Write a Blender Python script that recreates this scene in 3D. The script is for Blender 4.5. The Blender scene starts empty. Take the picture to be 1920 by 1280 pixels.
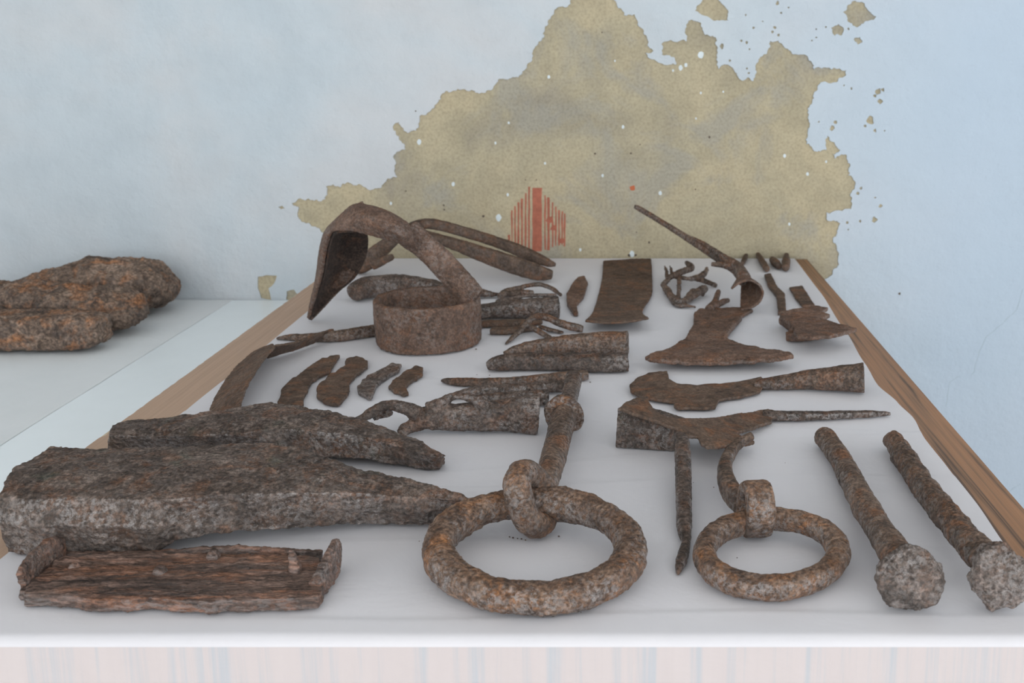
import bpy, bmesh, math, random
from mathutils import Vector, Matrix, noise
from mathutils.geometry import tessellate_polygon
random.seed(7)
S = bpy.context.scene
COL = S.collection

# ------------------------------------------------------------------ camera, sky, exposure
FPX, CX, CY = 1950.0, 1178.0, 640.0          # focal length and principal point in photo pixels
PITCH = math.atan(540.0 / FPX)
TZ = 0.75                                     # top of the cloth on the display table
CAMZ = TZ + 0.45
cam = bpy.data.cameras.new('camera')
cam.sensor_width = 36.0
cam.lens = FPX / 1920 * 36.0
cam.shift_x = -(CX - 960) / 1920
cam.clip_start = 0.02
cam.dof.use_dof = True
cam.dof.focus_distance = 1.12
cam.dof.aperture_fstop = 11.0
co = bpy.data.objects.new('camera', cam)
COL.objects.link(co)
co.location = (0, 0, CAMZ)
co.rotation_euler = (math.pi / 2 - PITCH, 0, 0)
S.camera = co

w = bpy.data.worlds.new('overcast_sky'); S.world = w
w.use_nodes = True
bgn = w.node_tree.nodes['Background']
bgn.inputs[0].default_value = (0.93, 0.97, 1.0, 1)
bgn.inputs[1].default_value = 1.4
S.view_settings.view_transform = 'Standard'
S.view_settings.look = 'None'
S.view_settings.gamma = 1
S.view_settings.exposure = 0.90

# ------------------------------------------------------------------ pixel -> place
SP, CP = math.sin(PITCH), math.cos(PITCH)
def ray(px, py):
    x = (px - CX) / FPX; y = (CY - py) / FPX
    return Vector((x, CP + y * SP, -SP + y * CP))
def P(px, py, h=0.0):                         # point at height h above the cloth
    r = ray(px, py); t = (TZ + h - CAMZ) / r.z
    return Vector((0, 0, CAMZ)) + r * t
def V(px, py, d):                             # point at distance d in front of the camera
    r = ray(px, py); t = d / r.y
    return Vector((0, 0, CAMZ)) + r * t
def scl(p):                                   # metres per pixel at a point
    return (p.y * CP + (CAMZ - p.z) * SP) / FPX
def sfit(px, py): return scl(P(px, py, 0.01))

# ------------------------------------------------------------------ materials
def newmat(name):
    m = bpy.data.materials.new(name); m.use_nodes = True
    nt = m.node_tree
    return m, nt, nt.nodes['Principled BSDF']
def N(nt, t, **kw):
    n = nt.nodes.new(t)
    for k, v in kw.items():
        if k.startswith('i_'): n.inputs[k[2:].replace('_', ' ')].default_value = v
        else: setattr(n, k, v)
    return n
def ramp(nt, src, stops):
    r = nt.nodes.new('ShaderNodeValToRGB')
    while len(r.color_ramp.elements) < len(stops): r.color_ramp.elements.new(0.5)
    for e, (p, c) in zip(r.color_ramp.elements, stops):
        e.position = p
        e.color = (c, c, c, 1) if isinstance(c, (int, float)) else (*c, 1)
    nt.links.new(src, r.inputs[0])
    return r.outputs[0]
def mix(nt, fac, a, b, mode='MIX'):
    m = nt.nodes.new('ShaderNodeMix'); m.data_type = 'RGBA'; m.blend_type = mode
    for s, v in ((0, fac), (6, a), (7, b)):
        if hasattr(v, 'links'): nt.links.new(v, m.inputs[s])
        elif s == 0: m.inputs[0].default_value = v
        else: m.inputs[s].default_value = (*v, 1)
    return m.outputs[2]
def coords(nt, scale=(1, 1, 1), rand=True):
    tc = nt.nodes.new('ShaderNodeTexCoord')
    mp = nt.nodes.new('ShaderNodeMapping')
    mp.inputs['Scale'].default_value = scale
    nt.links.new(tc.outputs['Object'], mp.inputs['Vector'])
    if rand:
        oi = nt.nodes.new('ShaderNodeObjectInfo')
        mu = N(nt, 'ShaderNodeMath', operation='MULTIPLY'); mu.inputs[1].default_value = 7.0
        nt.links.new(oi.outputs['Random'], mu.inputs[0])
        nt.links.new(mu.outputs[0], mp.inputs['Location'])
    return mp.outputs[0]
def nz(nt, vec, scale, detail=5, rough=0.6, dist=0.0):
    n = N(nt, 'ShaderNodeTexNoise'); n.inputs['Scale'].default_value = scale
    n.inputs['Detail'].default_value = detail; n.inputs['Roughness'].default_value = rough
    n.inputs['Distortion'].default_value = dist
    nt.links.new(vec, n.inputs['Vector'])
    return n.outputs['Fac']
def bump(nt, bs, h, strength, dist, prev=None):
    b = N(nt, 'ShaderNodeBump'); b.inputs['Strength'].default_value = strength
    b.inputs['Distance'].default_value = dist
    nt.links.new(h, b.inputs['Height'])
    if prev is not None: nt.links.new(prev, b.inputs['Normal'])
    nt.links.new(b.outputs[0], bs.inputs['Normal'])
    return b.outputs[0]

def rust(name, dark, mid, light, orange=(0.20, 0.075, 0.025), oamt=0.35, rlo=0.34, rhi=0.75, s=1.0, bs_=1.0, green=0.0, stretch=(1, 1, 1), spec=0.9, glint=0.7, fc=0.9):
    m, nt, bs = newmat(name)
    v = coords(nt, stretch)
    big = nz(nt, v, 15 * s, 6, 0.62, 0.4)
    med = nz(nt, v, 75 * s, 7, 0.66, 0.3)
    fine = nz(nt, v, 300 * s, 5, 0.7)
    c = ramp(nt, big, [(0.38, dark), (0.52, mid), (0.66, light)])
    c2 = ramp(nt, med, [(0.38, dark), (0.50, mid), (0.64, light)])
    col = mix(nt, 0.55, c, c2)
    om = ramp(nt, nz(nt, v, 27 * s, 7, 0.7, 0.8), [(0.50, 0.0), (0.64, oamt)])
    col = mix(nt, om, col, orange)
    if green > 0:
        gm = ramp(nt, nz(nt, v, 21 * s, 4, 0.6), [(0.62, 0.0), (0.70, green)])
        col = mix(nt, gm, col, (0.055, 0.085, 0.06))
    col = mix(nt, fc, col, ramp(nt, fine, [(0.36, 0.40), (0.48, 0.95), (0.62, 1.9)]), 'MULTIPLY')
    # settled dust film dulls what faces up, waxed crust shines elsewhere, with pale glints painted in
    ge = N(nt, 'ShaderNodeNewGeometry'); sx = N(nt, 'ShaderNodeSeparateXYZ'); nt.links.new(ge.outputs['True Normal'], sx.inputs[0])
    dust = ramp(nt, sx.outputs['Z'], [(0.55, 0.0), (0.9, 0.7)])
    gl = N(nt, 'ShaderNodeMath', operation='MULTIPLY')
    nt.links.new(ramp(nt, nz(nt, v, 190 * s, 7, 0.72, 0.3), [(0.47, 0.0), (0.56, 1.0)]), gl.inputs[0])
    nt.links.new(ramp(nt, nz(nt, v, 20 * s, 5, 0.6, 0.3), [(0.41, 0.2), (0.55, 1.0)]), gl.inputs[1])
    g2 = mix(nt, dust, gl.outputs[0], (0.0, 0.0, 0.0))
    g3 = mix(nt, 1.0, g2, (glint, glint, glint), 'MULTIPLY')          # waxed spots, also painted paler below as glints off the top faces
    col = mix(nt, mix(nt, 1.0, g3, (0.55, 0.55, 0.55), 'MULTIPLY'), col, (0.20, 0.165, 0.15))
    nt.links.new(col, bs.inputs['Base Color'])
    r = mix(nt, g3, (rhi, rhi, rhi), (rlo, rlo, rlo))
    nt.links.new(mix(nt, dust, r, (0.9, 0.9, 0.9)), bs.inputs['Roughness'])
    nt.links.new(mix(nt, dust, mix(nt, g3, (0.3, 0.3, 0.3), (spec, spec, spec)), (0.06, 0.06, 0.06)), bs.inputs['Specular IOR Level'])
    bs.inputs['IOR'].default_value = 1.85
    vo = N(nt, 'ShaderNodeTexVoronoi', feature='SMOOTH_F1'); vo.inputs['Scale'].default_value = 190 * s
    nt.links.new(v, vo.inputs['Vector'])
    b1 = bump(nt, bs, med, 0.8 * bs_, 0.008)
    b2 = bump(nt, bs, vo.outputs['Distance'], -0.8 * bs_, 0.005, b1)
    b3 = bump(nt, bs, fine, 0.6 * bs_, 0.003, b2)
    return m
R_PLOUGH = rust('rust_dark_grey_brown', (0.03, 0.02, 0.015), (0.075, 0.053, 0.041), (0.195, 0.15, 0.126), oamt=0.35, green=0.3, rlo=0.22, rhi=0.75, spec=1.0, glint=1.0)
R_RING = rust('rust_warm_brown', (0.045, 0.026, 0.017), (0.115, 0.066, 0.041), (0.235, 0.152, 0.105), orange=(0.25, 0.105, 0.038), oamt=0.7, rlo=0.24, spec=1.0, glint=1.0)
R_BOLT = rust('rust_mid_brown', (0.038, 0.024, 0.016), (0.092, 0.057, 0.038), (0.19, 0.13, 0.096), oamt=0.5)
R_TRAY = rust('rust_layered_reddish', (0.03, 0.019, 0.015), (0.105, 0.066, 0.05), (0.25, 0.162, 0.13), orange=(0.24, 0.10, 0.05), oamt=0.6, s=0.8, green=0.3, stretch=(0.35, 1.8, 1.8))
R_SHEET = rust('rust_matte_sheet', (0.038, 0.023, 0.015), (0.08, 0.049, 0.032), (0.13, 0.084, 0.057), oamt=0.4, rlo=0.5, rhi=0.85, bs_=0.35, spec=0.5, glint=0.3, fc=0.5)
R_GLOSS = rust('rust_waxed_dark', (0.03, 0.02, 0.015), (0.072, 0.049, 0.037), (0.165, 0.122, 0.1), oamt=0.3, rlo=0.20, rhi=0.7, spec=1.0, glint=1.0)
R_CUP = rust('rust_red_brown', (0.050, 0.028, 0.018), (0.108, 0.061, 0.040), (0.175, 0.108, 0.078), oamt=0.4, rlo=0.42, rhi=0.8, bs_=0.65, spec=0.7, glint=0.5, fc=0.55)
R_ASH = rust('rust_grey_crust', (0.04, 0.029, 0.023), (0.105, 0.078, 0.064), (0.24, 0.2, 0.18), oamt=0.25, rlo=0.24, rhi=0.8, spec=0.9, glint=1.0)
R_SHADE = rust('rust_shade_dark', (0.018, 0.011, 0.008), (0.036, 0.022, 0.016), (0.065, 0.041, 0.030), oamt=0.2, rlo=0.7, rhi=0.95, bs_=0.6, spec=0.2, glint=0.1)  # darker rust with the hood's inner shade put into its colour
R_LUMP = rust('slag_crust', (0.046, 0.031, 0.024), (0.145, 0.099, 0.072), (0.26, 0.185, 0.14), orange=(0.36, 0.14, 0.045), oamt=0.6, rlo=0.5, rhi=0.9, s=0.6, spec=0.5, glint=0.3)

def plain(name, col, rough=0.6, var=0.12, sc=40, bstr=0.1):
    m, nt, bs = newmat(name)
    v = coords(nt, rand=False)
    n = nz(nt, v, sc, 5, 0.6)
    lo = tuple(c * (1 - var) for c in col); hi = tuple(min(1, c * (1 + var)) for c in col)
    nt.links.new(ramp(nt, n, [(0.3, lo), (0.7, hi)]), bs.inputs['Base Color'])
    bs.inputs['Roughness'].default_value = rough
    if bstr: bump(nt, bs, nz(nt, v, sc * 8, 3), bstr, 0.002)
    return m
def wood_mat():
    m, nt, bs = newmat('walnut_laminate')
    v = coords(nt, (34, 0.55, 34), False)
    g = nz(nt, v, 2.0, 6, 0.62, 1.2)
    v2 = coords(nt, (230, 4, 230), False)
    f = nz(nt, v2, 1.0, 4, 0.6)
    c = ramp(nt, g, [(0.36, (0.10, 0.058, 0.034)), (0.43, (0.23, 0.125, 0.066)), (0.52, (0.31, 0.158, 0.078)), (0.62, (0.28, 0.145, 0.073))])
    sx = N(nt, 'ShaderNodeSeparateXYZ'); tc = nt.nodes.new('ShaderNodeTexCoord'); nt.links.new(tc.outputs['Object'], sx.inputs[0])
    c = mix(nt, ramp(nt, sx.outputs['X'], [(0.0, 0.0), (0.2, 1.0)]), (0.40, 0.265, 0.18), c)  # left edge painted paler, as if washed out by grazing light
    c = mix(nt, 0.35, c, ramp(nt, f, [(0.3, 0.6), (0.7, 1.25)]), 'MULTIPLY')
    nt.links.new(c, bs.inputs['Base Color'])
    bs.inputs['Roughness'].default_value = 0.55; bs.inputs['Specular IOR Level'].default_value = 0.3
    bump(nt, bs, f, 0.08, 0.001)
    return m
def cloth_mat(name, col, tint, streak=False):
    m, nt, bs = newmat(name)
    v = coords(nt, rand=False)
    if streak:
        vs = coords(nt, (34, 1, 0.9), False)
        n = nz(nt, vs, 1.6, 5, 0.7)
        c = ramp(nt, n, [(0.36, tint), (0.50, col), (0.75, tuple(min(1, x * 1.03) for x in col))])
    else:
        n = nz(nt, v, 7, 5, 0.6)
        c = ramp(nt, n, [(0.3, tint), (0.7, col)])
    nt.links.new(c, bs.inputs['Base Color'])
    bs.inputs['Roughness'].default_value = 0.85
    bs.inputs['Specular IOR Level'].default_value = 0.2
    bs.inputs['Sheen Weight'].default_value = 0.15
    vw = coords(nt, (1, 1, 1), False)
    wv = N(nt, 'ShaderNodeTexWave', wave_type='BANDS', bands_direction='X'); wv.inputs['Scale'].default_value = 420; wv.inputs['Distortion'].default_value = 1.5
    nt.links.new(vw, wv.inputs['Vector'])
    wv2 = N(nt, 'ShaderNodeTexWave', wave_type='BANDS', bands_direction='Y'); wv2.inputs['Scale'].default_value = 420; wv2.inputs['Distortion'].default_value = 1.5
    nt.links.new(vw, wv2.inputs['Vector'])
    ad = N(nt, 'ShaderNodeMath', operation='ADD')
    nt.links.new(wv.outputs['Fac'], ad.inputs[0]); nt.links.new(wv2.outputs['Fac'], ad.inputs[1])
    b1 = bump(nt, bs, nz(nt, v, 14, 4, 0.55, 0.6), 0.25, 0.006)
    bump(nt, bs, ad.outputs[0], 0.12, 0.0006, b1)
    return m
WOOD = wood_mat()
CLOTH = cloth_mat('grey_cotton', (0.575, 0.555, 0.57), (0.545, 0.53, 0.55))
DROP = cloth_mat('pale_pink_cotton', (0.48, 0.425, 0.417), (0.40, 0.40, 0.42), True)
WHITE = plain('white_laminate', (0.78, 0.83, 0.85), 0.35, 0.02, 8, 0.02)
WCLOTH = cloth_mat('white_cotton', (0.66, 0.68, 0.69), (0.62, 0.645, 0.655))
STEEL = plain('painted_steel', (0.10, 0.10, 0.11), 0.4)
CHIP = plain('chipboard_edge', (0.52, 0.42, 0.30), 0.8, 0.2, 200)
RED = plain('red_stencil_paint', (0.36, 0.115, 0.07), 0.8, 0.25, 60, 0)
ORANGE = plain('orange_paint_spot', (0.45, 0.12, 0.05), 0.8)
FLECK = plain('white_paint_drop', (0.62, 0.68, 0.70), 0.6)
SPOT = plain('dark_dirt', (0.10, 0.075, 0.055), 0.8)
CONC = plain('concrete', (0.52, 0.50, 0.475), 0.8, 0.15, 6)
CEIL = plain('ceiling_boards', (0.78, 0.77, 0.75), 0.8, 0.1, 6)

def plaster_mat():
    m, nt, bs = newmat('bare_lime_plaster')
    v = coords(nt, rand=False)
    a = nz(nt, v, 2.6, 7, 0.62, 0.5); b = nz(nt, v, 14, 6, 0.65); f = nz(nt, v, 170, 3, 0.7)
    c = ramp(nt, a, [(0.38, (0.315, 0.28, 0.215)), (0.5, (0.39, 0.34, 0.235)), (0.62, (0.445, 0.375, 0.25))])
    c = mix(nt, 0.5, c, ramp(nt, b, [(0.38, 0.82), (0.52, 1.0), (0.64, 1.12)]), 'MULTIPLY')
    g = ramp(nt, nz(nt, v, 5.5, 5, 0.6, 0.7), [(0.53, 0.0), (0.64, 0.55)])
    c = mix(nt, g, c, (0.31, 0.30, 0.265))
    c = mix(nt, 0.6, c, ramp(nt, f, [(0.36, 0.72), (0.5, 1.0), (0.64, 1.12)]), 'MULTIPLY')
    nt.links.new(c, bs.inputs['Base Color']); bs.inputs['Roughness'].default_value = 0.92
    b1 = bump(nt, bs, b, 0.25, 0.006); bump(nt, bs, f, 0.3, 0.0015, b1)
    return m
def paint_mat():
    m, nt, bs = newmat('pale_blue_limewash')
    v = coords(nt, rand=False)
    a = nz(nt, v, 1.6, 5, 0.55, 0.4); b = nz(nt, v, 9, 6, 0.6)
    c = ramp(nt, a, [(0.38, (0.453, 0.514, 0.56)), (0.5, (0.492, 0.544, 0.583)), (0.62, (0.531, 0.549, 0.569))])
    c = mix(nt, 0.35, c, ramp(nt, b, [(0.38, 0.9), (0.52, 1.0), (0.62, 1.05)]), 'MULTIPLY')
    sx = N(nt, 'ShaderNodeSeparateXYZ'); nt.links.new(v, sx.inputs[0])
    c = mix(nt, ramp(nt, sx.outputs['X'], [(0.2, 0.0), (0.75, 0.75)]), c, (0.435, 0.525, 0.63))
    vd = coords(nt, (55, 1, 14), False); vd.node.inputs['Rotation'].default_value = (0, 0.5, 0)
    mk = ramp(nt, nz(nt, vd, 1.0, 3, 0.5), [(0.60, 0.0), (0.66, 1.0)])
    zone = ramp(nt, nz(nt, v, 2.3, 2, 0.5), [(0.5, 0.0), (0.6, 1.0)])
    mm = N(nt, 'ShaderNodeMath', operation='MULTIPLY'); nt.links.new(mk, mm.inputs[0]); nt.links.new(zone, mm.inputs[1])
    nt.links.new(c, bs.inputs['Base Color']); bs.inputs['Roughness'].default_value = 0.8
    b1 = bump(nt, bs, b, 0.5, 0.014)
    b2 = bump(nt, bs, nz(nt, v, 70, 4, 0.6), 0.4, 0.003, b1)
    b3 = bump(nt, bs, mm.outputs[0], -0.8, 0.004, b2)
    return m
PLASTER, PAINT = plaster_mat(), paint_mat()

# ------------------------------------------------------------------ shape helpers (closed shells: (verts, faces))
def catmull(pts, k=6, closed=False):
    n = len(pts); out = []
    def g(i): return pts[i % n] if closed else pts[max(0, min(n - 1, i))]
    for i in range(n if closed else n - 1):
        p0, p1, p2, p3 = g(i - 1), g(i), g(i + 1), g(i + 2)
        for j in range(k):
            t = j / k
            out.append(tuple(0.5 * ((2 * b) + (-a + c) * t + (2 * a - 5 * b + 4 * c - d) * t * t + (-a + 3 * b - 3 * c + d) * t ** 3) for a, b, c, d in zip(p0, p1, p2, p3)))
    if not closed: out.append(tuple(pts[-1]))
    return out
def rings_to_shell(rings, closed=False):
    m = len(rings[0]); vs = [p for r in rings for p in r]; fs = []
    n = len(rings)
    for i in range(n if closed else n - 1):
        a, b = i * m, ((i + 1) % n) * m
        for j in range(m):
            k = (j + 1) % m
            fs.append((a + j, a + k, b + k, b + j))
    if not closed:
        fs.append(tuple(range(m - 1, -1, -1))); fs.append(tuple((n - 1) * m + j for j in range(m)))
    return vs, fs
def sgp(x, e): return math.copysign(abs(x) ** e, x)
def bar3(path, e=2.0, n=18, closed=False, up=Vector((0, 0, 1)), k=6):
    """path of (x,y,z,a,b): section half width a (level), half height b"""
    pp = catmull(path, k, closed) if k > 1 else path
    rings = []; N_ = len(pp)
    for i, q in enumerate(pp):
        c = Vector(q[:3])
        q0 = Vector(pp[(i - 1) % N_ if closed else max(0, i - 1)][:3]); q1 = Vector(pp[(i + 1) % N_ if closed else min(N_ - 1, i + 1)][:3])
        t = (q1 - q0).normalized()
        u = t.cross(up)
        if u.length < 0.05: u = t.cross(Vector((0, 1, 0)))
        u.normalize(); v = u.cross(t).normalized()
        a, b = max(q[3], 0.0004), max(q[4], 0.0004)
        rings.append([c + u * a * sgp(math.cos(2 * math.pi * j / n), 2 / e) + v * b * sgp(math.sin(2 * math.pi * j / n), 2 / e) for j in range(n)])
    return rings_to_shell(rings, closed)
def rod(pts, e=2.0, **kw):
    """pts of (px, py, b_px[, a_px[, lift]]) lying on the cloth"""
    path = []
    for q in pts:
        px, py, b = q[:3]; a = q[3] if len(q) > 3 and q[3] else b; lift = q[4] if len(q) > 4 else 0.0
        s = sfit(px, py); p = P(px, py, b * s + lift)
        path.append((*p, a * s, b * s))
    return bar3(path, e, **kw)
def rodV(pts, e=2.0, **kw):
    """pts of (px, py, distance, b_px[, a_px])"""
    path = []
    for q in pts:
        px, py, d, b = q[:4]; a = q[4] if len(q) > 4 else b
        p = V(px, py, d); s = scl(p)
        path.append((*p, a * s, b * s))
    return bar3(path, e, **kw)
def rough_loop(pts, amp, k=4):
    out = []
    n = len(pts)
    for i in range(n):
        a, b = Vector(pts[i]), Vector(pts[(i + 1) % n])
        for j in range(k):
            p = a.lerp(b, j / k)
            L = min(1.0, (b - a).length / 30)
            out.append(Vector((p.x + random.uniform(-amp, amp) * L, p.y + random.uniform(-amp, amp) * L, *p[2:])))
    return out
def plate(outline, thick, h=0.005, amp=1.2, floor=True):
    """outline of (px,py[,h]) on the upper face"""
    o = [(q[0], q[1], q[2] if len(q) > 2 else h) for q in outline]
    o = rough_loop(o, amp)
    top = [P(q.x, q.y, q.z) for q in o]
    bot = [Vector((p.x, p.y, max(p.z - thick, TZ + 0.0002) if floor else p.z - thick)) for p in top]
    n = len(top)
    tris = tessellate_polygon([[Vector((p.x, p.y, 0)) for p in top]])
    fs = [tuple(t) for t in tris] + [tuple(n + i for i in reversed(t)) for t in tris]
    fs += [(i, (i + 1) % n, n + (i + 1) % n, n + i) for i in range(n)]
    return top + bot, fs
def sheet(rows, thick, k=4):
    """rows: list of equal length rows of points -> a bent sheet of the given thickness"""
    rows = [[tuple(p) for p in r] for r in rows]
    rr = [[Vector(p) for p in catmull(r, k)] for r in rows]
    cols = list(zip(*rr))
    g = [[Vector(p) for p in catmull([tuple(q) for q in c], k)] for c in cols]      # g[col][row]
    nc, nr = len(g), len(g[0])
    A, B = [], []
    for i in range(nc):
        for j in range(nr):
            du = g[min(nc - 1, i + 1)][j] - g[max(0, i - 1)][j]; dv = g[i][min(nr - 1, j + 1)] - g[i][max(0, j - 1)]
            nn = du.cross(dv)
            nn = nn.normalized() if nn.length > 1e-12 else Vector((0, 0, 1))
            A.append(g[i][j] + nn * thick / 2); B.append(g[i][j] - nn * thick / 2)
    vs = A + B; o = len(A); fs = []
    ix = lambda i, j: i * nr + j
    for i in range(nc - 1):
        for j in range(nr - 1):
            fs.append((ix(i, j), ix(i + 1, j), ix(i + 1, j + 1), ix(i, j + 1)))
            fs.append((o + ix(i, j), o + ix(i, j + 1), o + ix(i + 1, j + 1), o + ix(i + 1, j)))
    bd = [(i, 0) for i in range(nc)] + [(nc - 1, j) for j in range(1, nr)] + [(i, nr - 1) for i in range(nc - 2, -1, -1)] + [(0, j) for j in range(nr - 2, 0, -1)]
    for q in range(len(bd)):
        a, b = ix(*bd[q]), ix(*bd[(q + 1) % len(bd)])
        fs.append((a, o + a, o + b, b))
    return vs, fs
def torus(C, e1, e2, R1, R2, ra, rb, e=2.0, n=48, m=16, t0=0, t1=2 * math.pi, rag=0.0):
    e1 = e1.normalized(); e2 = e2.normalized(); nrm = e1.cross(e2).normalized(); closed = abs(t1 - t0 - 2 * math.pi) < 1e-4
    rings = []
    for i in range(n if closed else n + 1):
        t = t0 + (t1 - t0) * i / n
        d = e1 * math.cos(t) * R1 + e2 * math.sin(t) * R2
        dn = d.normalized(); g = 1 + rag * noise.noise(Vector((math.cos(t) * 1.7, math.sin(t) * 1.7, C.x * 40)))
        rings.append([C + d + dn * ra * g * sgp(math.cos(2 * math.pi * j / m), 2 / e) + nrm * rb * g * sgp(math.sin(2 * math.pi * j / m), 2 / e) for j in range(m)])
    return rings_to_shell(rings, closed)
def disc(C, axis, R, half, ragged=0.08, dome=0.0, n=28, seed=0):
    axis = axis.normalized(); u = axis.orthogonal().normalized(); v = axis.cross(u); rings = []
    for (rr, hh) in ((0.55, -half - dome), (0.9, -half), (1.0, -half * 0.4), (1.0, half * 0.4), (0.85, half)):
        rings.append([C + axis * hh + (u * math.cos(a) + v * math.sin(a)) * R * rr * (1 + ragged * noise.noise(Vector((math.cos(a) * 1.5 + seed, math.sin(a) * 1.5, seed)))) for a in [2 * math.pi * j / n for j in range(n)]])
    return rings_to_shell(rings)
def box(c, s):
    x, y, z = c; a, b, d = (q / 2 for q in s)
    vs = [Vector((x + i * a, y + j * b, z + k * d)) for i in (-1, 1) for j in (-1, 1) for k in (-1, 1)]
    return vs, [(0, 1, 3, 2), (4, 6, 7, 5), (0, 4, 5, 1), (2, 3, 7, 6), (0, 2, 6, 4), (1, 5, 7, 3)]

# ------------------------------------------------------------------ objects
TEX = {}
def tex(size, depth=3, kind='CLOUDS'):
    key = (size, depth, kind)
    if key not in TEX:
        t = bpy.data.textures.new('corrosion', kind); t.noise_scale = size
        if kind == 'CLOUDS': t.noise_depth = depth
        TEX[key] = t
    return TEX[key]
def mesh_from(shells, name):
    vs, fs = [], []
    for v, f in shells:
        o = len(vs); vs += [tuple(p) for p in v]; fs += [tuple(i + o for i in q) for q in f]
    me = bpy.data.meshes.new(name); me.from_pydata(vs, [], fs)
    bm = bmesh.new(); bm.from_mesh(me); bmesh.ops.recalc_face_normals(bm, faces=bm.faces); bm.to_mesh(me); bm.free()
    return me
def thing(name, label, cat, base, group=None):
    o = bpy.data.objects.new(name, None); COL.objects.link(o); o.location = base
    o.empty_display_size = 0.02; o['label'] = label; o['category'] = cat
    if group: o['group'] = group
    return o
def corrode(shells, name, voxel, big=0.003, fine=0.0012, smooth=2, bigsize=0.014, finesize=0.0045, seatz=None, pits=0.0):
    """remesh the joined shells into one skin and eat at it; returns world-space mesh"""
    me = mesh_from(shells, name)
    o = bpy.data.objects.new(name + '_tmp', me); COL.objects.link(o)
    r = o.modifiers.new('r', 'REMESH'); r.mode = 'VOXEL'; r.voxel_size = voxel
    if smooth:
        s = o.modifiers.new('s', 'SMOOTH'); s.factor = 0.5; s.iterations = smooth
    for size, st in ((bigsize, big), (finesize, fine)):
        if st:
            d = o.modifiers.new('d', 'DISPLACE'); d.texture = tex(size); d.texture_coords = 'GLOBAL'; d.strength = st; d.mid_level = 0.5
    if pits:
        d = o.modifiers.new('d', 'DISPLACE'); d.texture = tex(0.0085, 0, 'VORONOI'); d.texture_coords = 'GLOBAL'; d.strength = -pits; d.mid_level = 0.35
    dg = bpy.context.evaluated_depsgraph_get()
    out = bpy.data.meshes.new_from_object(o.evaluated_get(dg))
    bpy.data.objects.remove(o)
    out.name = name
    if seatz is not None:
        mz = min(v.co.z for v in out.vertices)
        out.transform(Matrix.Translation((0, 0, seatz - mz)))
    return out
def place(me, name, mat, parent=None, label=None, cat=None, group=None, kind=None, smooth=True):
    me.name = name
    me.materials.clear(); me.materials.append(mat)
    if smooth: me.polygons.foreach_set('use_smooth', [True] * len(me.polygons))
    if smooth == 'crisp': me.set_sharp_from_angle(angle=0.8)
    o = bpy.data.objects.new(name, me); COL.objects.link(o)
    if parent is not None:
        off = Vector(parent.location)
        if parent.parent is not None: off = off + Vector(parent.parent.location)
        me.transform(Matrix.Translation(-off)); o.parent = parent
    else:
        xs = [v.co for v in me.vertices]
        lo = Vector((min(p.x for p in xs), min(p.y for p in xs), min(p.z for p in xs))); hi = Vector((max(p.x for p in xs), max(p.y for p in xs), 0))
        b = Vector(((lo.x + hi.x) / 2, (lo.y + hi.y) / 2, lo.z))
        me.transform(Matrix.Translation(-b)); o.location = b
    if label: o['label'] = label
    if cat: o['category'] = cat
    if group: o['group'] = group
    if kind: o['kind'] = kind
    me.update()
    return o
def iron(name, shells, mat, voxel=0.0016, parent=None, label=None, cat=None, group=None, seat=None, **kw):
    """one corroded iron piece; things of their own are seated on the cloth"""
    if parent is None and seat is None: seat = TZ + 0.0004
    me = corrode(shells, name, voxel, seatz=seat if seat else None, **kw)
    return place(me, name, mat, parent, label, cat, group)

# ================================================================== the setting
WY = 2.347
def struct(name, shells, mat, parent=None):
    return place(mesh_from(shells, name), name, mat, parent, kind='structure' if parent is None else None, smooth=False)
struct('floor', [box((0, 0.2, -0.05), (7.0, 7.0, 0.1))], CONC)
struct('ceiling', [box((0, 0.8, 2.75), (7.0, 3.5, 0.1))], CEIL)
struct('blocker_wall_right', [box((2.25, 1.85, 1.35), (0.1, 1.2, 2.7))], CEIL)  # unseen wall, added to cut the light coming from the right
struct('blocker_wall_left', [box((-2.75, 0.75, 1.35), (0.1, 3.4, 2.7))], CEIL)  # unseen wall, added to close the left side off from the sky light
wall = bpy.data.objects.new('wall_back', None)
wall = struct('wall_back', [box((0, WY + 0.10, 1.5), (5.4, 0.2, 3.0))], PLASTER)

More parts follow.
